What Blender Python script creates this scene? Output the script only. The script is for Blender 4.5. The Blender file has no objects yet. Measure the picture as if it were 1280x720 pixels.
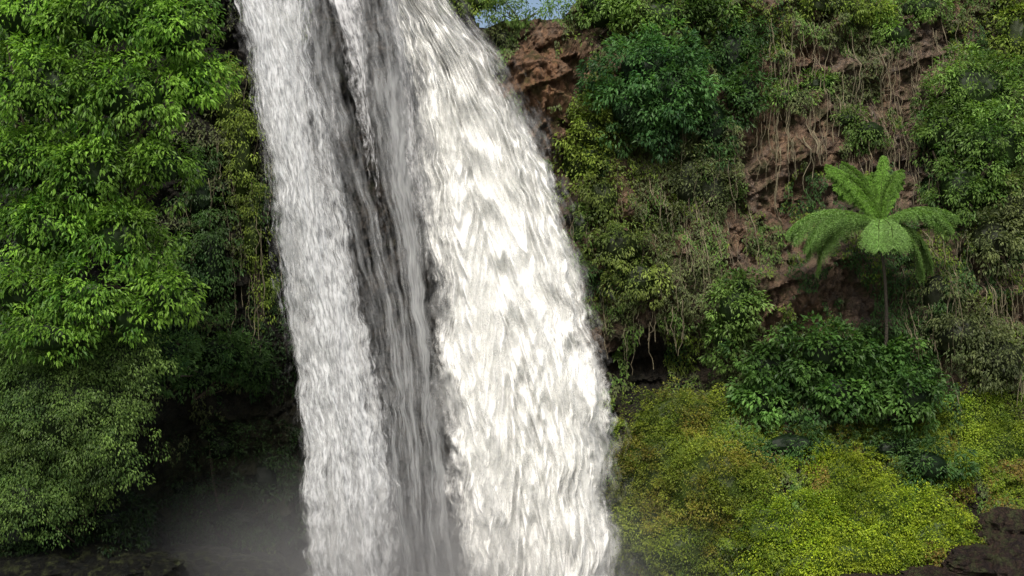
import bpy, math, numpy as np
from mathutils import Vector, Matrix
rng=np.random.default_rng(7)
scene=bpy.context.scene
CZ=9.5; F=1600.0
def P(px,py,D): return np.array([(px-640)*D/F, D, CZ+(360-py)*D/F])
def ss(a,b,x):
    t=np.clip((x-a)/(b-a),0,1); return t*t*(3-2*t)
# ---------- noise ----------
def _h(ix,iy,iz):
    h=(ix*374761393+iy*668265263+iz*2147483647+ 1013904223)&0xffffffff
    h=((h^(h>>13))*1274126177)&0xffffffff
    h=((h^(h>>15))*2246822519)&0xffffffff
    return ((h^(h>>16))&0xffffff)/float(0xffffff)
def vn(x,y,z=0.0):
    x=np.asarray(x,float);y=np.asarray(y,float)+0*x;z=np.asarray(z,float)+0*x
    ix=np.floor(x).astype(np.int64);iy=np.floor(y).astype(np.int64);iz=np.floor(z).astype(np.int64)
    fx=x-ix;fy=y-iy;fz=z-iz
    fx=fx*fx*(3-2*fx);fy=fy*fy*(3-2*fy);fz=fz*fz*(3-2*fz)
    def L(a,b,t): return a+(b-a)*t
    c=lambda a,b,d:_h(ix+a,iy+b,iz+d)
    return L(L(L(c(0,0,0),c(1,0,0),fx),L(c(0,1,0),c(1,1,0),fx),fy),L(L(c(0,0,1),c(1,0,1),fx),L(c(0,1,1),c(1,1,1),fx),fy),fz)
def fbm(x,y,z=0.0,o=4):
    s=0;a=0.5;t=0
    for i in range(o):
        s=s+a*vn(x*2**i+i*17.3,y*2**i+i*5.1,z*2**i);t+=a;a*=0.5
    return s/t
# ---------- mesh helper ----------
def new_obj(name,V,T,mat,col=None,uv=None,smooth=False,parent=None,Q=None):
    me=bpy.data.meshes.new(name)
    V=np.asarray(V,np.float32); n=len(V)
    if Q is None: A=np.asarray(T,np.int32);k=3
    else: A=np.asarray(Q,np.int32);k=4
    m=len(A)
    me.vertices.add(n); me.vertices.foreach_set('co',V.ravel())
    me.loops.add(m*k); me.loops.foreach_set('vertex_index',A.ravel())
    me.polygons.add(m); me.polygons.foreach_set('loop_start',np.arange(0,m*k,k,dtype=np.int32))
    me.update(calc_edges=True)
    me.polygons.foreach_set('use_smooth',np.full(m,smooth))
    if col is not None:
        at=me.attributes.new('col','FLOAT_COLOR','POINT')
        c=np.ones((n,4),np.float32);c[:,:3]=col;at.data.foreach_set('color',c.ravel())
    if uv is not None:
        u=me.uv_layers.new(name='flow'); u.data.foreach_set('uv',np.asarray(uv,np.float32)[A.ravel()].ravel())
    me.materials.append(mat); me.update()
    ob=bpy.data.objects.new(name,me); scene.collection.objects.link(ob)
    if parent is not None: ob.parent=parent; ob.matrix_parent_inverse=parent.matrix_world.inverted()
    return ob
def empty(name,loc,label,cat,**kw):
    e=bpy.data.objects.new(name,None); e.location=loc; e.empty_display_size=0.3
    scene.collection.objects.link(e); e["label"]=label; e["category"]=cat
    for k,v in kw.items(): e[k]=v
    e.matrix_world=Matrix.Translation(Vector(loc))
    return e
# ---------- materials ----------
def nt(name):
    m=bpy.data.materials.new(name); m.use_nodes=True; t=m.node_tree; t.nodes.clear()
    return m,t,t.nodes,t.links
def leaf_material():
    m,t,N,L=nt('leaf')
    a=N.new('ShaderNodeAttribute');a.attribute_name='col'
    p=N.new('ShaderNodeBsdfPrincipled');p.inputs['Roughness'].default_value=0.5
    p.inputs['Specular IOR Level'].default_value=0.25
    tr=N.new('ShaderNodeBsdfTranslucent')
    mx=N.new('ShaderNodeMixRGB');mx.blend_type='MULTIPLY';mx.inputs[0].default_value=1;mx.inputs[2].default_value=(1.5,1.6,0.7,1)
    L.new(a.outputs['Color'],p.inputs['Base Color']);L.new(a.outputs['Color'],mx.inputs[1]);L.new(mx.outputs[0],tr.inputs[0])
    s=N.new('ShaderNodeMixShader');s.inputs[0].default_value=0.38
    L.new(p.outputs[0],s.inputs[1]);L.new(tr.outputs[0],s.inputs[2])
    o=N.new('ShaderNodeOutputMaterial');L.new(s.outputs[0],o.inputs[0]);return m
def rock_material(name,c1,c2,c3,rough=0.85,scale=1.0,attr=False):
    m,t,N,L=nt(name)
    g=N.new('ShaderNodeNewGeometry')
    mp=N.new('ShaderNodeMapping');mp.inputs['Scale'].default_value=(scale*1.3,scale,scale);L.new(g.outputs['Position'],mp.inputs[0])
    n1=N.new('ShaderNodeTexNoise');n1.inputs['Scale'].default_value=0.7;n1.inputs['Detail'].default_value=10;n1.inputs['Roughness'].default_value=0.7
    n2=N.new('ShaderNodeTexNoise');n2.inputs['Scale'].default_value=4;n2.inputs['Detail'].default_value=8;n2.inputs['Roughness'].default_value=0.85
    v=N.new('ShaderNodeTexVoronoi');v.feature='DISTANCE_TO_EDGE';v.inputs['Scale'].default_value=2.0
    dd=N.new('ShaderNodeMixRGB');dd.inputs[0].default_value=0.3
    for x in(n1,n2):L.new(mp.outputs[0],x.inputs['Vector'])
    L.new(mp.outputs[0],dd.inputs[1]);L.new(n2.outputs['Color'],dd.inputs[2]);L.new(dd.outputs[0],v.inputs['Vector'])
    r=N.new('ShaderNodeValToRGB');e=r.color_ramp.elements
    e[0].position=0.38;e[0].color=(*c1,1);e[1].position=0.66;e[1].color=(*c3,1);k=e.new(0.5);k.color=(*c2,1)
    mixn=N.new('ShaderNodeMixRGB');mixn.inputs[0].default_value=0.6;L.new(n1.outputs['Fac'],mixn.inputs[1]);L.new(n2.outputs['Fac'],mixn.inputs[2])
    L.new(mixn.outputs[0],r.inputs[0])
    p=N.new('ShaderNodeBsdfPrincipled');p.inputs['Roughness'].default_value=rough;p.inputs['Specular IOR Level'].default_value=0.3
    mr=N.new('ShaderNodeMapRange');mr.inputs[1].default_value=0;mr.inputs[2].default_value=0.1;L.new(v.outputs['Distance'],mr.inputs[0])
    crk=N.new('ShaderNodeMapRange');crk.inputs[1].default_value=0;crk.inputs[2].default_value=0.04;crk.inputs[3].default_value=0.35;L.new(v.outputs['Distance'],crk.inputs[0])
    mc=N.new('ShaderNodeMixRGB');mc.blend_type='MULTIPLY';mc.inputs[0].default_value=1;L.new(r.outputs[0],mc.inputs[1]);L.new(crk.outputs[0],mc.inputs[2])
    n3=N.new('ShaderNodeTexNoise');n3.inputs['Scale'].default_value=1.3;n3.inputs['Detail'].default_value=8;n3.inputs['Roughness'].default_value=0.75
    of=N.new('ShaderNodeMapping');of.inputs['Location'].default_value=(31,7,3);L.new(mp.outputs[0],of.inputs[0]);L.new(of.outputs[0],n3.inputs['Vector'])
    ms=N.new('ShaderNodeMapRange');ms.inputs[1].default_value=0.5;ms.inputs[2].default_value=0.6;ms.inputs[4].default_value=0.8;L.new(n3.outputs['Fac'],ms.inputs[0])
    # grey lichen patches under the moss
    gr=N.new('ShaderNodeMapRange');gr.inputs[1].default_value=0.47;gr.inputs[2].default_value=0.38;gr.inputs[3].default_value=0;gr.inputs[4].default_value=0.7;L.new(n3.outputs['Fac'],gr.inputs[0])
    gm=N.new('ShaderNodeMixRGB');gm.inputs[2].default_value=(c2[0]*0.9,c2[1]*1.15,c2[2]*1.4,1);L.new(gr.outputs[0],gm.inputs[0]);L.new(mc.outputs[0],gm.inputs[1])
    mo=N.new('ShaderNodeMixRGB');mo.inputs[2].default_value=(0.08,0.095,0.035,1);L.new(ms.outputs[0],mo.inputs[0]);L.new(gm.outputs[0],mo.inputs[1])
    if attr:
        a=N.new('ShaderNodeAttribute');a.attribute_name='col'
        mm=N.new('ShaderNodeMixRGB');mm.blend_type='MULTIPLY';mm.inputs[0].default_value=1
        L.new(mo.outputs[0],mm.inputs[1]);L.new(a.outputs['Color'],mm.inputs[2]);L.new(mm.outputs[0],p.inputs['Base Color'])
    else: L.new(mo.outputs[0],p.inputs['Base Color'])
    ad=N.new('ShaderNodeMath');ad.operation='MULTIPLY_ADD';ad.inputs[1].default_value=0.25;L.new(mr.outputs[0],ad.inputs[0]);L.new(mixn.outputs[0],ad.inputs[2])
    b=N.new('ShaderNodeBump');b.inputs['Strength'].default_value=1.0;b.inputs['Distance'].default_value=0.7
    L.new(ad.outputs[0],b.inputs['Height']);L.new(b.outputs[0],p.inputs['Normal'])
    o=N.new('ShaderNodeOutputMaterial');L.new(p.outputs[0],o.inputs[0]);return m
def water_material(name,lo,hi,su,sv,base=(0.86,0.87,0.87),fine=0.5,amax=1.0,bump=0.12,dark=0.7,fu=9.0,fv=2.0,rg=0.65,trans=0.25):
    m,t,N,L=nt(name)
    u=N.new('ShaderNodeUVMap');u.uv_map='flow'
    def noise(sx,sy,det,rg,dist=0.0):
        mp=N.new('ShaderNodeMapping');mp.inputs['Scale'].default_value=(sx,sy,1);L.new(u.outputs[0],mp.inputs[0])
        n=N.new('ShaderNodeTexNoise');n.noise_dimensions='2D';n.inputs['Scale'].default_value=1;n.inputs['Detail'].default_value=det;n.inputs['Roughness'].default_value=rg;n.inputs['Distortion'].default_value=dist
        L.new(mp.outputs[0],n.inputs['Vector']);return n.outputs['Fac']
    a=noise(su,sv,3,0.5); b=noise(fu,fv,3,rg)
    ad=N.new('ShaderNodeMath');ad.operation='MULTIPLY_ADD';ad.inputs[1].default_value=fine;L.new(b,ad.inputs[0]);L.new(a,ad.inputs[2])
    at=N.new('ShaderNodeAttribute');at.attribute_name='col'
    sp=N.new('ShaderNodeSeparateColor');L.new(at.outputs['Color'],sp.inputs[0])
    sub=N.new('ShaderNodeMath');sub.operation='ADD';L.new(ad.outputs[0],sub.inputs[0]);L.new(sp.outputs[0],sub.inputs[1])
    mr=N.new('ShaderNodeMapRange');mr.interpolation_type='SMOOTHSTEP';mr.inputs[1].default_value=lo;mr.inputs[2].default_value=hi;mr.inputs[4].default_value=amax;L.new(sub.outputs[0],mr.inputs[0])
    d=N.new('ShaderNodeBsdfDiffuse')
    cr=N.new('ShaderNodeMixRGB');cr.inputs[1].default_value=(base[0]*dark,base[1]*dark,base[2]*dark*1.01,1);cr.inputs[2].default_value=(*base,1)
    m2=N.new('ShaderNodeMapRange');m2.inputs[1].default_value=0.34;m2.inputs[2].default_value=0.6;L.new(b,m2.inputs[0]);L.new(m2.outputs[0],cr.inputs[0])
    L.new(cr.outputs[0],d.inputs[0])
    if bump>0:
        bp=N.new('ShaderNodeBump');bp.inputs['Strength'].default_value=0.6;bp.inputs['Distance'].default_value=bump;L.new(ad.outputs[0],bp.inputs['Height']);L.new(bp.outputs[0],d.inputs['Normal'])
    tl=N.new('ShaderNodeBsdfTranslucent');L.new(cr.outputs[0],tl.inputs[0])
    s0=N.new('ShaderNodeMixShader');s0.inputs[0].default_value=trans;L.new(d.outputs[0],s0.inputs[1]);L.new(tl.outputs[0],s0.inputs[2])
    tp=N.new('ShaderNodeBsdfTransparent')
    s=N.new('ShaderNodeMixShader');L.new(mr.outputs[0],s.inputs[0]);L.new(tp.outputs[0],s.inputs[1]);L.new(s0.outputs[0],s.inputs[2])
    o=N.new('ShaderNodeOutputMaterial');L.new(s.outputs[0],o.inputs[0]);return m
def simple(name,c,rough=0.7,sc=6.0,amp=0.5):
    m,t,N,L=nt(name)
    g=N.new('ShaderNodeNewGeometry');n=N.new('ShaderNodeTexNoise');n.inputs['Scale'].default_value=sc;n.inputs['Detail'].default_value=6
    L.new(g.outputs['Position'],n.inputs['Vector'])
    r=N.new('ShaderNodeValToRGB');e=r.color_ramp.elements
    e[0].position=0.3;e[0].color=(*[v*(1-amp) for v in c],1);e[1].position=0.7;e[1].color=(*[min(1,v*(1+amp)) for v in c],1)
    L.new(n.outputs['Fac'],r.inputs[0]);p=N.new('ShaderNodeBsdfPrincipled');p.inputs['Roughness'].default_value=rough
    L.new(r.outputs[0],p.inputs['Base Color'])
    b=N.new('ShaderNodeBump');b.inputs['Strength'].default_value=0.5;b.inputs['Distance'].default_value=0.1;L.new(n.outputs['Fac'],b.inputs['Height']);L.new(b.outputs[0],p.inputs['Normal'])
    o=N.new('ShaderNodeOutputMaterial');L.new(p.outputs[0],o.inputs[0]);return m
LEAF=leaf_material()
ROCK=rock_material('cliff_rock',(0.06,0.045,0.034),(0.24,0.17,0.12),(0.52,0.37,0.25),attr=True)
BOULD=rock_material('boulder_rock',(0.015,0.01,0.008),(0.05,0.03,0.022),(0.13,0.08,0.055),rough=0.6,scale=2)
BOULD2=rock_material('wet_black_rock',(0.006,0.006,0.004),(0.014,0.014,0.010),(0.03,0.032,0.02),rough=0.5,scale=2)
BARK=simple('bark',(0.06,0.045,0.03),0.9,8)

# ---------- cliff ----------
def ztop(x):
    z=20.6+0*x
    g=ss(-1.9,-1.1,x)*(1-ss(1.6,3.0,x))
    z=z-2.1*g
    z=z-0.5*ss(3,6,x)
    return z+0.5*(fbm(x*0.8,3.3,1,3)-0.5)
def cliffY(x,z):
    x=np.asarray(x,float);z=np.asarray(z,float)
    y=42.0+0.10*(z-9)
    y=y+1.8*np.exp(-((x+4.5)/4.0)**2)
    y=y-4.5*ss(-10.2,-13.5,x)*(0.7+0.3*ss(14,4,z))
    y=y-2.0*ss(2.5,8,x)*ss(20,2,z)
    low=ss(3.0,4.6,x)
    y=y-low*np.clip(5.6-z,0,9)*0.62
    y=y+2.2*np.exp(-((x-4.9)/2.0)**2-((z-6.8)/1.2)**2)
    y=y+0.6*np.exp(-((x-8.4)/1.6)**2-((z-12.2)/2.2)**2)
    y=y-1.9*np.exp(-((x-1.1)/1.2)**2-((z-16.4)/1.7)**2)
    n=fbm(x*0.22,z*0.2,0.5,4)-0.5; y=y+3.0*n
    r=np.abs(fbm(x*0.65+9,z*0.5,2.5,4)-0.5)*2; y=y+1.0*(0.35-r)
    s=z*0.6+3.2*fbm(x*0.3,z*0.2,7,3); f=s-np.floor(s)
    y=y-0.45*ss(0,0.75,f)*(1-ss(0.75,1.0,f))*fbm(x*0.6,z*0.3,4,2)*1.6
    y=y+0.5*(fbm(x*1.6,z*1.3,3,4)-0.5)
    a=x*1.7+0.6*z+1.5*fbm(x*0.8,z*0.8,8,2);b=z*1.3-0.5*x+1.5*fbm(x*0.9,z*0.7,12,2)
    fa=a-np.floor(a);fb=b-np.floor(b);hh=_h(np.floor(a).astype(np.int64),np.floor(b).astype(np.int64),0*np.floor(b).astype(np.int64))
    y=y-0.5*hh-0.18*(fa*0.7+(1-fb)*0.8)+0.35
    v=fbm(x*3.6,z*3.0,5,4); y=y+0.45*(np.abs(v-0.5)*2-0.2)
    return y
def place(px,py):
    D=41.0
    for _ in range(25):
        p=P(px,py,D); D=0.5*D+0.5*float(cliffY(np.array([p[0]]),np.array([p[2]]))[0])
    return P(px,py,D)
nx,nz=1100,400
X=np.linspace(-30,30,nx); T=np.linspace(0,1,nz)
xx,tt=np.meshgrid(X,T); zt=ztop(xx); zz=-1.0+tt*(zt+1.0); yy=cliffY(xx,zz)
rowsV=[np.stack([xx,yy,zz],-1)]
for d in (0.25,0.7,1.6,3.5,8,20,60,160):
    z=ztop(X)+0.15*d**0.3*(vn(X*0.7,d*1.3+0*X)-0.3)
    rowsV.append(np.stack([X*(1+d/60),cliffY(X,ztop(X))+d,z],-1)[None])
G=np.concatenate(rowsV,0); H=G.shape[0]
idx=np.arange(H*nx).reshape(H,nx)
Q=np.stack([idx[:-1,:-1],idx[:-1,1:],idx[1:,1:],idx[1:,:-1]],-1).reshape(-1,4)
gx=G[...,0];gz=G[...,2]
wet=np.clip(ss(3.5,-0.5,gx)*ss(15.5,11.0,gz)+ss(8,3,gz)*0.9+ss(-0.6,-1.8,gx)+1.1*np.exp(-((gx-4.6)/2.2)**2-((gz-7)/1.8)**2),0,1)  # wet rock around the falls; last term paints shade into the hollow beside them
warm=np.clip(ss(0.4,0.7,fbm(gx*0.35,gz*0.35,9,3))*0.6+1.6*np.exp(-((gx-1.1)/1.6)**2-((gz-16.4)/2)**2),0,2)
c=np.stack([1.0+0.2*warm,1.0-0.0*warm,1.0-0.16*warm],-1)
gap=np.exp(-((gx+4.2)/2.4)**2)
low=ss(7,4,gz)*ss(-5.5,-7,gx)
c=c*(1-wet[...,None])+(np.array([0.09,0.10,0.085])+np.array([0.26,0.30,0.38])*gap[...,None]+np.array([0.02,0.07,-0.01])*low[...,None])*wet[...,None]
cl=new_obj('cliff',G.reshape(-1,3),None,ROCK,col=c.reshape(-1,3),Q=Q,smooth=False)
cl['kind']='structure';cl['label']='fractured brown rock cliff draped with vegetation';cl['category']='cliff'

def sheet(name,z,S,mat,label,cat,n=2,y0=0):
    a=np.linspace(-S,S,n);x,y=np.meshgrid(a,a);V=np.stack([x,y+y0,z+0*x],-1).reshape(-1,3)
    i=np.arange(n*n).reshape(n,n);q=np.stack([i[:-1,:-1],i[:-1,1:],i[1:,1:],i[1:,:-1]],-1).reshape(-1,4)
    o=new_obj(name,V,None,mat,Q=q);o['kind']='structure';o['label']=label;o['category']=cat;return o
sheet('ground',-1.5,1500,simple('earth',(0.08,0.07,0.05),0.95,0.5),'dark earth and stones around the plunge pool','ground')
mw,t,N,L=nt('pool_water')
g=N.new('ShaderNodeNewGeometry');n=N.new('ShaderNodeTexNoise');n.inputs['Scale'].default_value=2.5;n.inputs['Detail'].default_value=6;L.new(g.outputs['Position'],n.inputs['Vector'])
p=N.new('ShaderNodeBsdfPrincipled');p.inputs['Base Color'].default_value=(0.12,0.13,0.11,1);p.inputs['Roughness'].default_value=0.15
b=N.new('ShaderNodeBump');b.inputs['Distance'].default_value=0.3;L.new(n.outputs['Fac'],b.inputs['Height']);L.new(b.outputs[0],p.inputs['Normal'])
o=N.new('ShaderNodeOutputMaterial');L.new(p.outputs[0],o.inputs[0])
sheet('water',0.0,42,mw,'churning grey green plunge pool below the falls','pool',2,2)

# ---------- waterfall ----------
def fallD(py): 
    t=np.clip((py+60)/800,0,1); return 41.6-2.6*np.sqrt(t)
WF=empty('waterfall',tuple(P(560,745,39.2)),'tall white waterfall plunging over a rock cliff','waterfall',kind='structure')
def flow(name,Lp,Rp,mat,nu,nv,thick,amp,offD,scal,edgew,seed,y0=-70,y1=752,fadeend=False,grow=0,bias=0.0,uvs=0,patch=0.0,eamp=0.6,pu=1.6,pv=0.12):
    Lp=np.array(Lp,float);Rp=np.array(Rp,float)
    py=np.linspace(y0,y1,nv); l=np.interp(py,Lp[:,1],Lp[:,0])-grow; r=np.interp(py,Rp[:,1],Rp[:,0])+grow
    k=np.ones(61)/61
    pad=lambda a:np.convolve(np.pad(a,30,mode='reflect',reflect_type='odd'),k,'valid')
    if nv>200: l=pad(l);r=pad(r)
    u=np.linspace(0,1,nu); U,PY=np.meshgrid(u,py); lw=l[:,None];rw=r[:,None]
    D=fallD(PY)+offD
    vm=(PY-y0)*0.025
    wob=(fbm(vm*0.7,seed+0*vm,U*3,3)-0.5)*16+(fbm(vm*2.0,seed+9+0*vm,U*6,3)-0.5)*9
    px=lw+U*(rw-lw)+wob*(0.3+np.abs(2*U-1)*0.9)
    ul=U*np.mean(r-l)*0.025
    bul=np.sqrt(np.clip(1-(2*U-1)**2,0,1))
    s=vm*0.42+fbm(ul*1.4,vm*0.06,seed,2)*6; fr=s-np.floor(s)
    s2=vm*0.95+fbm(ul*2.6,vm*0.08,seed+4,2)*8; f2=s2-np.floor(s2)
    saw=lambda f:ss(0,0.65,f)*(1-ss(0.45,1,f))*1.2
    disp=amp*(1.5*(fbm(ul*1.0,vm*0.15,seed+1,2)-0.5)+1.1*saw(fr)*scal+0.6*scal*saw(f2)+0.10*(fbm(ul*4,vm*1.4,seed+2,3)-0.5))
    Y=D-bul*thick-disp*(0.35+0.65*bul)
    x=(px-640)*D/F; z=CZ+(360-PY)*D/F
    V=np.stack([x,Y,z],-1)
    e=np.minimum(U,1-U)*(rw-lw)*0.025
    ed=-eamp*(1-np.clip(e/edgew,0,1))**1.5+bias+patch*(fbm(ul*pu,vm*pv,seed+7,3)-0.5)
    if fadeend: ed=ed-0.5*ss(0.3,1.0,(PY-y0)/(y1-y0))
    i=np.arange(nu*nv).reshape(nv,nu);q=np.stack([i[:-1,:-1],i[1:,:-1],i[1:,1:],i[:-1,1:]],-1).reshape(-1,4)
    col=np.stack([ed,ed,ed],-1).reshape(-1,3)
    new_obj(name,V.reshape(-1,3),None,mat,col=col,uv=np.stack([ul+seed*3+uvs,vm],-1).reshape(-1,2),Q=q,smooth=True,parent=WF)
    return V
W_main=water_material('plume_water',0.10,0.68,1.1,0.5,(0.94,0.945,0.92),fine=0.5,bump=0.035,dark=0.84,fu=8,fv=3.8,rg=0.62,trans=0.12)
W_shell=water_material('plume_shell',0.62,1.3,1.4,0.6,(0.95,0.955,0.93),fine=0.9,amax=0.55,bump=0.03,dark=0.95,fu=9,fv=4.2,rg=0.62,trans=0.5)
W_fuzz=water_material('spray_fringe',0.3,1.1,1.2,0.6,(0.9,0.91,0.9),fine=0.7,amax=0.45,bump=0.0,dark=1.0,fu=6,fv=2.6,trans=0.5)
W_side=water_material('stream_water',0.46,1.1,2.0,0.22,(0.76,0.78,0.79),fine=0.9,amax=0.9,bump=0.03,dark=0.62,fu=12,fv=2.6,rg=0.65,trans=0.35)
W_veil=water_material('veil_water',0.5,1.25,2.0,0.10,(0.52,0.54,0.55),fine=0.6,amax=0.68,bump=0.03,dark=0.8,fu=9,fv=1.0)
W_thr=water_material('strand_water',0.6,1.25,1.8,0.22,(0.78,0.79,0.8),fine=0.9,amax=0.8,bump=0.04,dark=0.75,fu=11,fv=2.6)
mainL=[(476,-70),(488,0),(511,100),(530,250),(544,400),(558,550),(574,752)]
mainR=[(522,-70),(545,0),(614,60),(657,150),(694,240),(724,330),(750,430),(765,560),(768,752)]
sideL=[(278,-70),(294,0),(316,100),(340,250),(360,400),(373,550),(386,752)]
sideR=[(358,-70),(376,0),(400,100),(428,250),(460,400),(490,550),(505,752)]
VM=flow('water_plume',mainL,mainR,W_main,240,760,1.0,0.40,0.1,1.0,1.3,1.0,grow=6,eamp=0.72)
flow('water_plume',mainL,mainR,W_shell,200,700,1.15,0.40,-0.18,1.0,1.6,1.0,grow=14,uvs=7.3,eamp=0.7)
flow('spray_fringe',mainL,mainR,W_fuzz,120,400,1.0,0.3,0.0,1.0,2.0,2.0,grow=32,uvs=3.3,eamp=0.8,bias=0.04)
VS=flow('water_stream',sideL,sideR,W_side,150,700,0.45,0.18,0.15,0.6,0.8,12.0,grow=6,eamp=0.6,patch=0.7,pu=3.0,pv=0.1)
flow('water_stream',sideL,sideR,W_side,150,700,0.5,0.18,-0.12,0.6,1.2,12.0,grow=12,bias=-0.14,uvs=5.1,patch=0.5,pu=3.0,pv=0.2)
flow('spray_fringe',sideL,sideR,W_fuzz,100,400,0.4,0.2,0.0,1.0,1.4,15.0,grow=22,uvs=3.3,eamp=0.8,bias=-0.08)
VV=flow('water_veil',[(300,-70),(310,0),(350,150),(440,400),(480,752)],[(520,-70),(540,0),(560,250),(590,752)],W_veil,180,500,0.1,0.1,0.9,0.5,0.3,23.0,bias=0.02,patch=0.6)
VT=flow('water_veil',[(392,-70),(404,0),(430,60),(454,200),(466,330),(476,420)],[(440,-70),(450,0),(466,60),(488,200),(504,330),(506,420)],W_thr,50,400,0.15,0.12,0.45,0.8,0.6,31.0,y1=430,fadeend=True,bias=0.18)
VU=flow('water_veil',[(456,-70),(470,0),(496,100),(514,250),(524,400),(530,520),(540,680)],[(490,-70),(502,0),(524,100),(547,250),(562,400),(568,520),(568,680)],W_thr,60,450,0.15,0.12,0.4,0.8,0.5,37.0,y1=660,fadeend=True,bias=0.04,patch=0.7)
VW=flow('water_veil',[(370,-70),(380,0),(404,100),(428,250),(446,400),(476,560)],[(390,-70),(400,0),(424,100),(448,250),(470,400),(504,560)],W_thr,40,400,0.1,0.1,0.6,0.8,0.5,41.0,y1=560,fadeend=True,bias=0.0,patch=0.7)

# ---------- foliage ----------
def nrm(a): return a/(np.linalg.norm(a,axis=-1,keepdims=True)+1e-9)
def leaf_geo(p,Dr,Nn,L,W,r):
    n=len(p); Dr=nrm(Dr); S=nrm(np.cross(Nn,Dr)); U=nrm(np.cross(Dr,S)); U=np.where(U[:,2:3]<0,-U,U)
    L=L[:,None];W=W[:,None]
    b=p; tip=p+Dr*L-U*L*0.18
    m=p+Dr*L*0.42
    V=np.stack([b,m+S*W*0.5+U*W*0.12,tip,m-S*W*0.5+U*W*0.12],1).reshape(-1,3)
    t=np.array([[0,1,2],[0,2,3]]); T=(np.arange(n)[:,None,None]*4+t[None]).reshape(-1,3)
    return V,T
def ico(sub=2):
    import bmesh
    bm=bmesh.new();bmesh.ops.create_icosphere(bm,subdivisions=sub,radius=1);
    V=np.array([v.co[:] for v in bm.verts]);Tt=np.array([[v.index for v in f.verts] for f in bm.faces]);bm.free();return V,Tt
ICO=ico(3)
def tubes(paths,seg=7):
    Vs=[];Ts=[];o=0
    for pts,rad in paths:
        pts=np.array(pts,float);k=len(pts);d=np.gradient(pts,axis=0);d=nrm(d)
        a=nrm(np.cross(d,[0.3,1,0.1]));b=np.cross(d,a);th=np.linspace(0,2*np.pi,seg,endpoint=False)
        R=np.array(rad)[:,None,None]*(1+0.12*rng.normal(size=(k,seg,1)))
        ring=pts[:,None]+R*(np.cos(th)[None,:,None]*a[:,None]+np.sin(th)[None,:,None]*b[:,None])
        Vs.append(ring.reshape(-1,3))
        for i in range(k-1):
            for j in range(seg):
                j2=(j+1)%seg;A=o+i*seg+j;B=o+i*seg+j2;C=A+seg;Dd=B+seg;Ts+= [[A,B,Dd],[A,Dd,C]]
        o+=k*seg
    return np.concatenate(Vs),np.array(Ts)
def foliage(lobes,subs,subr,per,Ln,c1,c2,r,droop=0.5,aspect=0.42,core=0.6,flat=0.75,front=0.5,shell=0.72,corecol=0.3,rust=0.0,soft=0.0,vary=1.0):
    lobes=np.array(lobes,float)
    area=(lobes[:,3]*lobes[:,5]);w=area/area.sum()
    li=r.choice(len(lobes),subs,p=w)
    d=r.normal(size=(subs,3)); d[:,1]-=front; d[:,2]+=0.25; d=nrm(d)
    c=lobes[li,:3]+d*lobes[li,3:]*(shell+(1.05-shell)*r.random((subs,1))+(0.12+soft)*r.normal(size=(subs,1)))
    sr=subr*(0.6+0.8*r.random(subs))
    n=subs*per; si=np.repeat(np.arange(subs),per)
    e=r.normal(size=(n,3))+d[si]*0.7+np.array([0,0,0.25]); e=nrm(e)
    p=c[si]+e*np.array([1,1,flat])*sr[si][:,None]*(0.35+0.65*r.random((n,1))**0.6)
    Dr=e*0.8+d[si]*0.3+np.array([0,0,-droop])+r.normal(size=(n,3))*0.35
    Nn=np.array([0,-0.35,1.0])+e*0.5+r.normal(size=(n,3))*0.4
    Lv=Ln*(0.6+0.7*r.random(n)); V,T=leaf_geo(p,Dr,Nn,Lv,Lv*aspect*(0.8+0.4*r.random(n)),r)
    mixv=np.clip(0.5+0.33*r.normal(size=subs)+(fbm(c[:,0]*0.7,c[:,2]*0.9,23,2)-0.5)*vary,0,1)[si][:,None]
    mixv=np.clip(mixv+0.18*r.normal(size=(n,1)),0,1)
    col=np.array(c1)*(1-mixv)+np.array(c2)*mixv
    if rust>0:
        rm=(ss(0.5,0.65,fbm(c[:,0]*0.9,c[:,2]*1.1,17,3))*rust)[si][:,None]*r.random((n,1))
        col=col*(1-rm)+np.array([0.26,0.15,0.04])*rm
    big=fbm(c[:,0]*0.8,c[:,2]*0.8,3,2)
    col=col*((0.75+0.5*r.random(subs))*(0.5+big))[si][:,None]*(0.75+0.5*r.random((n,1)))
    col=np.repeat(col,4,0)
    CV=[];CT=[];o=len(V)
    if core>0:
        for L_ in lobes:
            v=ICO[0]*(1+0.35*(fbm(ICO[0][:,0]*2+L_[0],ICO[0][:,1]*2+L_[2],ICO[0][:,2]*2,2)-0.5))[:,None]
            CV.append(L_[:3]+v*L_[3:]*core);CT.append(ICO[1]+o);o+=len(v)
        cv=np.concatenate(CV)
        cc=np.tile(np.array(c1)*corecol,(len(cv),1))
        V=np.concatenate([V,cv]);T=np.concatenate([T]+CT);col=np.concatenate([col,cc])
    return V,T,col
PAL=dict(
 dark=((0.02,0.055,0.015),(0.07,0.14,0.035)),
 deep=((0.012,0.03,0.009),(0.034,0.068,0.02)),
 blue=((0.03,0.085,0.028),(0.09,0.20,0.055)),
 green=((0.028,0.075,0.016),(0.09,0.18,0.038)),
 mid=((0.05,0.11,0.02),(0.16,0.26,0.06)),
 bright=((0.045,0.12,0.014),(0.17,0.31,0.04)),
 sage=((0.045,0.09,0.02),(0.125,0.20,0.045)),
 yel=((0.07,0.12,0.016),(0.20,0.27,0.045)),
 yelo=((0.06,0.095,0.02),(0.17,0.22,0.05)),
 moss=((0.09,0.16,0.01),(0.31,0.39,0.025)),
 mossd=((0.07,0.115,0.014),(0.21,0.26,0.03)),
 mossg=((0.07,0.13,0.014),(0.23,0.30,0.03)),
 rust=((0.10,0.09,0.02),(0.26,0.19,0.045)),
 olive=((0.055,0.075,0.028),(0.15,0.18,0.07)))
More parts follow.
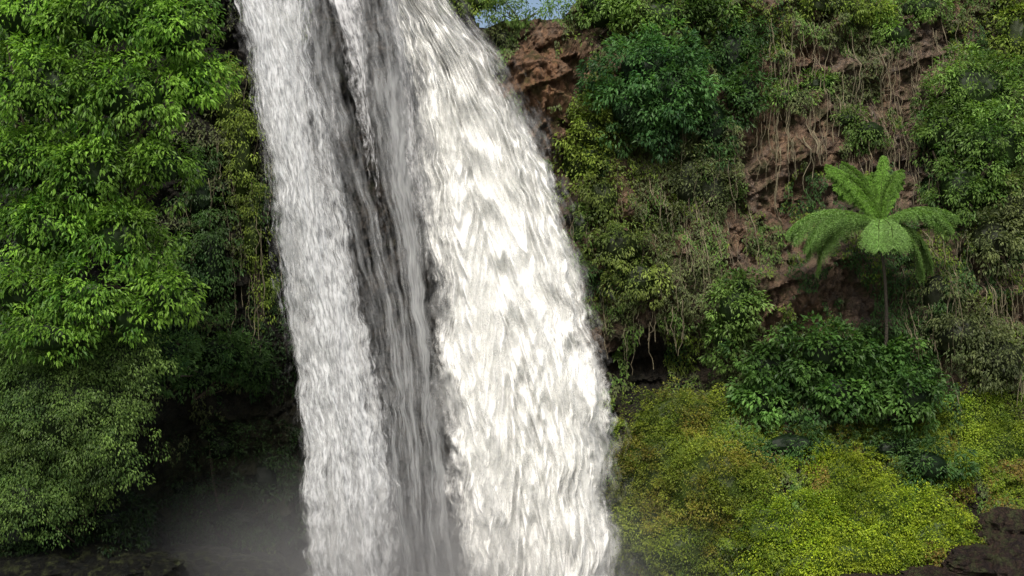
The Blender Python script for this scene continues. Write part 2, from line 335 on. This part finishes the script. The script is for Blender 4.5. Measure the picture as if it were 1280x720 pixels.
def shrub(lobes_px,pal,label,name='shrub',cat='shrub',leaf=0.16,subr=0.32,dens=11.0,per=42,off=0.25,seed=0,droop=0.5,aspect=0.42,core=0.6,depth=0.75,root=None,D=None,limbs=3,shell=0.72,fork=None,corecol=0.3,rust=0.0,soft=0.0,**kw):
    r=np.random.default_rng(seed+100)
    lob=[];tot=0
    for (px,py,rx,rz) in lobes_px:
        if D is None: p=place(px,py)
        else: p=P(px,py,D+ r.uniform(-.4,.4))
        k=p[1]/F; Rx,Rz=rx*k,rz*k; Ry=depth*min(Rx,Rz)
        if D is None: p=p+np.array([0,-off*Ry-0.1,0])
        lob.append((p[0],p[1],p[2],Rx,Ry,Rz)); tot+=4*Rx*Rz
    l0=np.array(lob)
    if root is None:
        j=np.argmin(l0[:,2]-l0[:,5]); base=np.array([l0[j,0],0,l0[j,2]-l0[j,5]*0.8]); base[1]=float(cliffY(base[0:1],base[2:3])[0])-0.05
    else: base=np.array(root)
    e=empty(name,tuple(base),label,cat,**kw)
    V,T,col=foliage(lob,int(tot*dens)+8,subr,per,leaf,*PAL[pal],r,droop=droop,aspect=aspect,core=core,shell=shell,corecol=corecol,rust=rust,soft=soft)
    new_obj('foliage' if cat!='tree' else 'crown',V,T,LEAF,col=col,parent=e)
    paths=[];st=base
    if fork is not None:
        st=np.array(fork,float);t=np.linspace(0,1,8)[:,None];pts=base*(1-t)+st*t;pts[:,0]+=0.15*np.sin(t[:,0]*5);paths.append((pts,np.linspace(0.3,0.2,8)))
    sz=float(np.max(l0[:,3:]))
    for L_ in lob:
        for q in range(limbs):
            tgt=np.array(L_[:3])+r.normal(size=3)*np.array(L_[3:])*0.35
            mid=(st+tgt)/2+r.normal(size=3)*0.12*sz
            t=np.linspace(0,1,6)[:,None]; pts=(1-t)**2*st+2*t*(1-t)*mid+t*t*tgt
            rr=(0.12 if cat=='tree' else 0.035)*(1-0.75*t[:,0])*(1 if q==0 else 0.6)
            paths.append((pts,rr))
    v,tt_=tubes(paths,6); new_obj('trunk' if cat=='tree' else 'stems',v,tt_,BARK,smooth=True,parent=e)
    return e
S=shrub
S([(582,8,32,24),(560,-10,25,20),(606,4,24,14)],'yel','bright yellow green shrub on the cliff lip',leaf=0.14,seed=1)
S([(650,16,36,14),(690,10,34,16),(620,6,24,12)],'mid','small leafy shrub on the cliff top against sky',leaf=0.12,seed=2,core=0,dens=9)
S([(628,50,18,20),(615,85,14,20)],'olive','low shrub growing over a red rock outcrop',leaf=0.11,seed=3)
S([(750,18,34,34),(780,5,40,30)],'mid','leafy green shrub on the cliff edge',leaf=0.16,seed=4,soft=.1)
S([(737,165,38,36),(720,205,30,40),(745,200,25,30)],'yel','yellow green bush clinging to the rock wall',leaf=0.13,seed=5,soft=.1)
S([(812,95,68,48),(790,140,48,45),(838,125,42,48),(830,165,30,30)],'blue','large blue green broadleaf tree growing from the cliff',name='broadleaf_tree',cat='tree',leaf=0.175,seed=6,off=1.0,soft=.06)
S([(830,25,60,35),(880,15,40,30)],'mid','green tree leaning over the cliff top',name='broadleaf_tree',cat='tree',leaf=0.16,seed=7,off=0.6,soft=.1)
S([(912,70,40,55),(930,120,26,38),(890,160,28,50)],'dark','dark green bush hanging down the rock wall',leaf=0.15,seed=8,soft=.1)
S([(860,230,36,50),(890,240,26,38)],'olive','olive tangle of creepers on the cliff face',leaf=0.12,seed=9,dens=7,soft=.1)
S([(752,250,30,36),(770,310,44,36),(796,352,40,34)],'yelo','yellow green creeper bush overhanging a dark hollow',leaf=0.12,seed=10,off=0.7,droop=0.9,soft=.1,dens=9)
S([(712,330,18,36),(726,290,20,30)],'mid','fern clump beside the falling water',leaf=0.14,seed=11,off=0.1,dens=7)
S([(1210,120,66,50),(1170,170,42,45),(1230,190,55,55),(1195,240,50,45)],'mid','big pale green tree spreading over the cliff face',name='broadleaf_tree',cat='tree',leaf=0.14,seed=12,off=0.8,soft=.06)
S([(1260,260,35,50),(1235,300,35,40)],'olive','olive shrub beneath a spreading tree',leaf=0.13,seed=13)
S([(1268,50,26,46)],'yel','sunlit shrub at the cliff top',leaf=0.14,seed=14)
S([(1040,8,45,16),(1080,14,30,16)],'yel','low yellow green shrub on a rock ledge',leaf=0.12,seed=15)
S([(1150,12,45,18),(1120,45,26,18)],'mid','shrub hanging over bare brown rock',leaf=0.13,seed=16)
S([(985,122,40,14),(1020,108,28,14)],'mid','small shrub rooted in a rock crevice',leaf=0.12,seed=17)
S([(1085,165,28,20),(1060,150,20,16)],'sage','small dusty green shrub on the rock face',leaf=0.12,seed=40,dens=8,soft=.1)
S([(915,385,32,35),(910,425,30,35),(925,360,18,20)],'mid','upright leafy bush at the foot of bare rock',leaf=0.15,seed=18,off=0.5)
S([(958,460,48,40),(1030,440,56,34),(1105,452,52,36),(1050,490,78,36),(1135,495,32,38),(950,500,34,28)],'green','wide dark green glossy bush below a tree fern',leaf=0.17,seed=19,off=1.3,aspect=0.55,depth=0.6,soft=.1,shell=0.65)
S([(1195,420,50,40),(1245,450,45,45),(1170,370,30,45)],'olive','dull olive creepers trailing over rock',leaf=0.12,seed=20,dens=9,droop=0.9)
S([(1150,580,40,32),(1110,560,36,22)],'dark','dark fern clump between mossy mounds',leaf=0.13,seed=21,off=1.0,soft=.1)
S([(985,555,50,22),(945,570,28,18)],'dark','low green groundcover above a mossy mound',leaf=0.12,seed=22,off=0.8,soft=.1)
M=dict(name='mossy_mound',cat='mossy mound',leaf=0.065,subr=0.27,dens=44,per=56,aspect=0.6,off=-0.2,core=0.88,depth=0.5,shell=0.82,corecol=0.6,soft=0.04)
S([(862,540,78,48),(835,600,64,66),(900,620,62,64),(820,665,46,56),(880,690,70,44),(950,640,40,45)],'mossd','broad mossy slope of yellow green and rusty groundcover',seed=23,rust=0.55,**M)
S([(1045,618,66,52),(1110,655,92,48),(1000,670,80,48),(1175,682,50,32),(1070,705,100,30)],'moss','bright lime green moss covered mound',seed=24,rust=0.1,**M)
S([(1215,530,58,36),(1250,570,54,42),(1200,595,40,30)],'mossg','mossy mound of fine yellow green leaves',seed=25,rust=0.1,**M)
S([(80,510,94,75),(62,590,84,58),(128,560,44,54),(30,480,60,65),(115,450,92,42),(30,630,50,36)],'sage','shaded mossy green mass of creepers hanging down the bank',name='mossy_mound',cat='mossy mound',leaf=0.085,subr=0.32,dens=32,per=48,aspect=0.5,core=0.75,depth=0.6,seed=26,D=35.3,root=(-12.5,37,2.0),shell=0.68,droop=1.2,soft=.08)
S([(40,675,90,36),(130,650,50,36)],'deep','deeply shaded ferns below a mossy bank',leaf=0.12,seed=41,D=36.3,root=(-12,37.5,0.3),dens=10,soft=.15,core=0.5)
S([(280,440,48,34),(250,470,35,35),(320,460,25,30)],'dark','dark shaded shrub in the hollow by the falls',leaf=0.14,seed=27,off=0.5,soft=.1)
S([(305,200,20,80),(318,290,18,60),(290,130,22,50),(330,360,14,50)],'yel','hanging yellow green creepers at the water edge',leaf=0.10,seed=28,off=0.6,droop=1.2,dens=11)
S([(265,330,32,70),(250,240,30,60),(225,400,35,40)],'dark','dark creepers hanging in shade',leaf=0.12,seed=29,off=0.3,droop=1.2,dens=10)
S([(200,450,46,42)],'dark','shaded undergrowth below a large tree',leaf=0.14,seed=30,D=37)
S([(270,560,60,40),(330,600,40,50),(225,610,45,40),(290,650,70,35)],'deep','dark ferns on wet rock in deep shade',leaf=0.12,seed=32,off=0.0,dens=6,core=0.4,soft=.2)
S([(40,20,80,60),(130,20,85,60),(215,40,60,55),(55,110,85,60),(160,120,80,55),(238,110,42,45),(30,200,70,60),(110,215,75,55),(200,205,48,45),(60,290,75,50),(150,300,60,48),(208,370,36,36),(30,370,60,45),(110,375,55,40),(160,400,40,30),(60,420,60,35)],
  'bright','large bright green broadleaf tree with drooping leaf sprays',name='broadleaf_tree',cat='tree',leaf=0.155,subr=0.36,dens=9,per=48,seed=31,D=34.0,root=(-13.5,37.0,2.5),fork=(-12.6,35.6,9.5),core=0.55,droop=0.75,aspect=0.4,limbs=2,shell=0.62)

# ---------- groundcover ----------
def cover(name,n,x0,x1,z0,z1,pals,leaf,label,rocks=(),thr=0.42,seed=0,off=0.35,droop=0.9,maskfn=None,sparse=0.22,dim=1.0,aspect=0.42):
    r=np.random.default_rng(seed+500)
    x=r.uniform(x0,x1,n);z=r.uniform(z0,z1,n)
    m=fbm(x*1.1,z*0.55,11+seed,4)+0.12*(fbm(x*4,z*2,3,2)-0.5)
    y=cliffY(x,z)
    px=640+x*F/y; py=360-(z-CZ)*F/y
    k=m>thr
    for (a,b,c_,d_) in rocks:
        q=((px-a)/c_)**2+((py-b)/d_)**2
        k&=~((q<1)&(m<thr+sparse))
    k&=z<ztop(x)-0.05
    if maskfn is not None:k&=maskfn(x,z)
    x=x[k];z=z[k];y=y[k];m=m[k];n=len(x)
    bump=fbm(x*1.4,z*0.9,21,3)
    y=y-off*(0.15+1.7*np.clip(bump-0.3,0,1))*r.random(n)**0.4-0.04
    p=np.stack([x,y,z],-1)
    Dr=np.stack([r.normal(size=n)*0.6,-0.45-0.3*r.random(n),-droop+0.5*r.normal(size=n)],-1)
    Nn=np.stack([r.normal(size=n)*0.4,-0.7+0*x,0.8+0*x],-1)+r.normal(size=(n,3))*0.3
    Lv=leaf*(0.5+0.9*r.random(n));V,T=leaf_geo(p,Dr,Nn,Lv,Lv*aspect,r)
    s=np.clip((fbm(x*0.4,z*0.4,31+seed,3)-0.3)/0.4,0,0.999)*len(pals); i=np.clip((s+r.normal(size=n)*0.35).astype(int),0,len(pals)-1)
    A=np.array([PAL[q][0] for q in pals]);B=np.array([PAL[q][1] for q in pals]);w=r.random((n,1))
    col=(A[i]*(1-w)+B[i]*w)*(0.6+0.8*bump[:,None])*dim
    o=new_obj(name,V,T,LEAF,col=np.repeat(col,4,0));o['kind']='stuff';o['label']=label;o['category']='creepers';return o
ROCKS=[(680,80,48,55),(985,215,60,72),(1000,290,60,52),(1105,65,95,34),(985,75,42,44),(960,345,38,38),(1225,8,35,22),(850,435,110,50),(720,390,40,60)]
cover('creepers',245000,-0.5,19,-0.5,20.5,['olive','mid','olive','yel','dark'],0.105,'mixed creepers and ferns draped over the rock wall',ROCKS,0.41,1,sparse=0.14,off=0.5)
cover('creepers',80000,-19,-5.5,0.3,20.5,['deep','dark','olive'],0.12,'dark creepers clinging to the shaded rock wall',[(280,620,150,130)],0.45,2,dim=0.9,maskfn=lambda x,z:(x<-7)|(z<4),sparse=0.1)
cover('moss_carpet',230000,3.2,19,-0.3,5.3,['mossg','mossd','rust','mossg','moss'],0.07,'continuous carpet of fine yellow green moss plants',[(1230,735,120,30),(800,455,120,30)],0.30,3,off=0.4,droop=0.4,aspect=0.6,sparse=0.3)

# hanging roots
r=np.random.default_rng(77)
Vs=[];Ts=[];o=0
for _ in range(480):
    reg=r.choice(5,p=[0.42,0.12,0.08,0.22,0.16])
    px,py,ln=[(r.uniform(930,1200),r.uniform(5,190),r.uniform(.5,2.6)),(r.uniform(840,930),r.uniform(120,330),r.uniform(.8,2.2)),(r.uniform(235,345),r.uniform(80,380),r.uniform(1,3)),(r.uniform(1120,1280),r.uniform(280,440),r.uniform(.6,2.4)),(r.uniform(690,860),r.uniform(200,420),r.uniform(.5,1.7))][reg]
    D=41.0; p=P(px,py,D);zz_=np.linspace(p[2],p[2]-ln,9);xx_=p[0]+np.cumsum(r.normal(size=9)*0.04)
    xx_=xx_*(cliffY(p[0:1],p[2:3])[0]/D)
    yy_=cliffY(xx_,zz_);yy_=np.minimum.accumulate(yy_)-r.uniform(0.05,0.45)
    w=r.uniform(0.005,0.014)
    Lf=np.stack([xx_-w,yy_,zz_],-1);Rt=np.stack([xx_+w,yy_,zz_],-1);Fr=np.stack([xx_,yy_-w*1.5,zz_],-1)
    Vs.append(np.stack([Lf,Fr,Rt],1).reshape(-1,3))
    for i in range(8):
        a=o+i*3
        for j in range(3):
            j2=(j+1)%3;Ts+= [[a+j,a+j2,a+3+j2],[a+j,a+3+j2,a+3+j]]
    o+=27
ob=new_obj('hanging_roots',np.concatenate(Vs),Ts,simple('dry_root',(0.16,0.14,0.085),0.9,3));ob['kind']='stuff';ob['label']='thin dry roots and vines hanging down the rock';ob['category']='roots'

# ---------- tree fern ----------
cp=place(1105,415); D=cp[1]-1.5
top=P(1100,276,D); bot=P(1108,425,D+1.0)
TF=empty('tree_fern',tuple(bot),'tree fern with slim trunk and arching fronds','tree fern')
t=np.linspace(0,1,9)[:,None];pts=bot*(1-t)+top*t;pts[:,0]+=0.06*np.sin(t[:,0]*4)
v,tt_=tubes([(pts,np.linspace(0.062,0.04,9)),(np.array([bot+[0,0.3,-0.8],bot]),[0.10,0.062])],9);new_obj('trunk',v,tt_,simple('fern_trunk',(0.07,0.06,0.045),0.95,25),smooth=True,parent=TF)
specs=[('a',178,2.85,0.5,0.95),('a',171,2.75,0.45,1.1),('a',186,2.6,0.55,1.0),('a',164,2.5,0.35,1.25),('a',174,2.3,0.35,1.4),('a',182,1.9,0.35,1.2),('a',168,1.6,0.3,1.1),
 ('a',2,2.35,0.5,0.4),('a',-8,2.1,0.55,0.5),('a',9,2.1,0.4,0.6),('a',0,1.8,0.45,0.7),
 ('a',92,1.3,0.05,0.85),('a',78,1.2,0.05,0.9),('a',106,1.3,0.05,0.9),('a',88,0.8,0.08,0.7),('a',62,1.0,0.05,0.8),('a',120,1.1,0.05,0.8)]
ur=np.random.default_rng(12)
for q in range(22):
    dx=ur.uniform(-1.6,0.95); specs.append(('u',180 if dx<0 else 0,abs(dx),ur.uniform(1.4,2.3)*(1-0.10*abs(dx)),ur.uniform(0.2,0.6)))
specs+=[('l',174,2.0,0.0,1.6),('l',15,1.2,0.0,1.8),('l',-5,1.6,0.0,1.5)]
r=np.random.default_rng(5)
for k,(kd,az,ln,rise,fall) in enumerate(specs):
    a=math.radians(az+r.uniform(-4,4)*(6 if kd=='u' else 1));hd=np.array([math.cos(a),-math.sin(a),0]);m=34
    tt_=np.linspace(0,1,m);up_=kd=='u';low_=kd=='l'
    if up_: reach=ln*(0.75*tt_+0.25*tt_**2.5); zz_=rise*1.0*tt_**0.95-fall*tt_**4
    else: reach=ln*np.sin(tt_*1.35)/np.sin(1.35); zz_=rise*np.sin(np.clip(tt_*2.6,0,1.57))-fall*tt_**2.4
    pts=top+hd*reach[:,None]+np.array([0,0,1])*zz_[:,None]
    if up_: pts[:,1]+=0.5*tt_
    pts+=0.1*np.stack([fbm(tt_*4,k*3.1+j*9+0*tt_,0,2)-.5 for j in range(3)],-1)*tt_[:,None]
    rv,rt=tubes([(pts,np.linspace(0.014,0.004,m))],4)
    VA=[rv];TA=[rt];CA=[np.tile([0.06,0.09,0.02],(len(rv),1))];o=len(rv)
    dd=nrm(np.gradient(pts,axis=0));side=nrm(np.cross(dd,np.array([0.02,0.03,1])))
    if up_: side=nrm(np.cross(dd,np.array([math.cos(k*1.7),-1,0.1])))
    up=np.cross(side,dd)
    pp=[];dr=[];nn=[];Lv=[]
    dz=np.array([0,0,1.0])
    for i in range(2,m):
      for hlf in (0,0.34,0.67):
        ti=tt_[i]-hlf/(m-1)
        if up_: w=0.30*math.sin(math.pi*min(1,(ti*0.9+0.06)))**0.6*r.uniform(0.5,1.2)+0.03
        else: w=0.6*math.sin(math.pi*min(1,(ti**1.3*0.82+0.13)))**0.8*r.uniform(0.7,1.1)+0.03
        base=pts[i]-(pts[i]-pts[i-1])*hlf
        for sgn in(-1,1):
            d1=nrm(side[i]*sgn+dd[i]*(0.6 if up_ else 0.5)-dz*(0.0 if up_ else 0.25)+r.normal(size=3)*0.12)
            dp=w*(0.35 if up_ else 0.5)
            for q in np.linspace(0.06,1,10):
                for s2 in(-1,1):
                    pp.append(base+d1*w*q*(1-0.2*q)-dz*dp*q*q);l_=0.075*(1.15-q)+0.025
                    dr.append(dd[i]*s2+d1*0.8-dz*(0.3 if up_ else 0.5)*q);nn.append(up[i]);Lv.append(l_)
    pp=np.array(pp);n=len(pp);dr=np.array(dr)+r.normal(size=(n,3))*0.3;nn=np.array(nn)+r.normal(size=(n,3))*0.35;Lv=np.array(Lv)*r.uniform(0.8,1.2,n)
    v,t2=leaf_geo(pp,dr,nn,Lv,Lv*0.4,r);VA.append(v);TA.append(t2+o)
    cc=np.array([0.17,0.29,0.08])*(0.8+0.4*r.random())*(0.7+0.6*r.random((n,1)))
    if up_: cc=cc*np.array([0.8,0.9,0.5])*(0.7+0.5*r.random())
    if low_: cc=cc*0.6
    CA.append(np.repeat(cc,4,0))
    new_obj('frond',np.concatenate(VA),np.concatenate(TA),LEAF,col=np.concatenate(CA),parent=TF)

# ---------- boulders ----------
V5,T5=ico(5)
def boulder(px,py,rx,rz,D,seed,label='dark wet reddish boulder at the pool edge',mat=BOULD):
    c=P(px,py,D);k=D/F;s=seed*7.7
    n=V5; d=1+0.8*(fbm(n[:,0]*1.3+s,n[:,1]*1.3,n[:,2]*1.3+s,4)-0.5)+0.3*(0.3-np.abs(fbm(n[:,0]*3+s,n[:,1]*3,n[:,2]*3,4)-0.5)*2)
    q=fbm(n[:,0]*2+s,n[:,1]*2,n[:,2]*3,2)*6; d=d+0.05*np.floor(q)-0.15
    v=n*d[:,None]
    V=v*np.array([rx*k,0.8*max(rx,rz)*k,rz*k])
    ob=new_obj('boulder',V,T5,mat,smooth=False);ob.location=c
    ob['label']=label;ob['category']='boulder';ob['group']='boulders around the pool'
for i,a in enumerate([(1262,662,40,26,36.8),(1225,703,52,22,36.2),(1275,712,46,34,35.8),(1165,722,58,15,36.1),(1085,733,60,14,36),(990,738,60,12,36),(900,740,60,12,36.5),(825,738,40,14,37.5)]): boulder(*a,seed=i+1)
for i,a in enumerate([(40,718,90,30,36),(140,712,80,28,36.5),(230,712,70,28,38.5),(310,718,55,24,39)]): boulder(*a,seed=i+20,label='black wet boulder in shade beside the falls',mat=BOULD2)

# ---------- mist ----------
def mist(loc,sc,dens,lab):
    m,t,N,L=nt('mist');v=N.new('ShaderNodeVolumeScatter');v.inputs['Color'].default_value=(0.95,0.96,0.97,1)
    v.inputs['Anisotropy'].default_value=0.2
    tc=N.new('ShaderNodeTexCoord');vm_=N.new('ShaderNodeVectorMath');vm_.operation='DIVIDE';vm_.inputs[1].default_value=sc
    L.new(tc.outputs['Object'],vm_.inputs[0]);ln=N.new('ShaderNodeVectorMath');ln.operation='LENGTH';L.new(vm_.outputs[0],ln.inputs[0])
    mr=N.new('ShaderNodeMapRange');mr.interpolation_type='SMOOTHSTEP';mr.inputs[1].default_value=1.0;mr.inputs[2].default_value=0.0;mr.inputs[3].default_value=0;mr.inputs[4].default_value=dens
    L.new(ln.outputs['Value'],mr.inputs[0]);L.new(mr.outputs[0],v.inputs['Density'])
    try: m.cycles.volume_step_rate=10
    except Exception as ex: print(ex)
    o=N.new('ShaderNodeOutputMaterial');L.new(v.outputs[0],o.inputs['Volume'])
    V,T=ICO;ob=new_obj('mist',V*np.array(sc)*1.01,T,m,smooth=True);ob.location=loc;ob['kind']='stuff';ob['label']=lab;ob['category']='mist'
mist(tuple(P(520,755,37.6)),(11.5,3.0,5.2),0.26,'pale spray drifting at the foot of the falls')

# ---------- light, camera ----------
el=math.radians(50);sx,sy=-0.12,-0.99;az=math.atan2(sx,sy)
w=bpy.data.worlds.new("World");scene.world=w;w.use_nodes=True;t=w.node_tree
sk=t.nodes.new('ShaderNodeTexSky');sk.sky_type='NISHITA';sk.sun_disc=False;sk.sun_elevation=el;sk.sun_rotation=az;sk.dust_density=5.0
bg=t.nodes['Background'];bg.inputs['Strength'].default_value=0.15;t.links.new(sk.outputs[0],bg.inputs[0])
sd=bpy.data.lights.new('sun','SUN');sd.energy=3.7;sd.angle=math.radians(12);sd.color=(1,0.96,0.89)
so=bpy.data.objects.new('sun',sd);scene.collection.objects.link(so)
hv=np.array([sx,sy])/math.hypot(sx,sy)*math.cos(el);so.rotation_euler=Vector((hv[0],hv[1],math.sin(el))).to_track_quat('Z','Y').to_euler()
so.location=(-20,-20,60)
cam=bpy.data.cameras.new('camera');cam.lens=45;cam.sensor_width=36;cam.clip_end=4000
co=bpy.data.objects.new('camera',cam);co.location=(0,0,CZ);co.rotation_euler=(math.radians(90),0,0);scene.collection.objects.link(co);scene.camera=co
scene.view_settings.view_transform='Standard';scene.view_settings.look='None';scene.view_settings.exposure=0
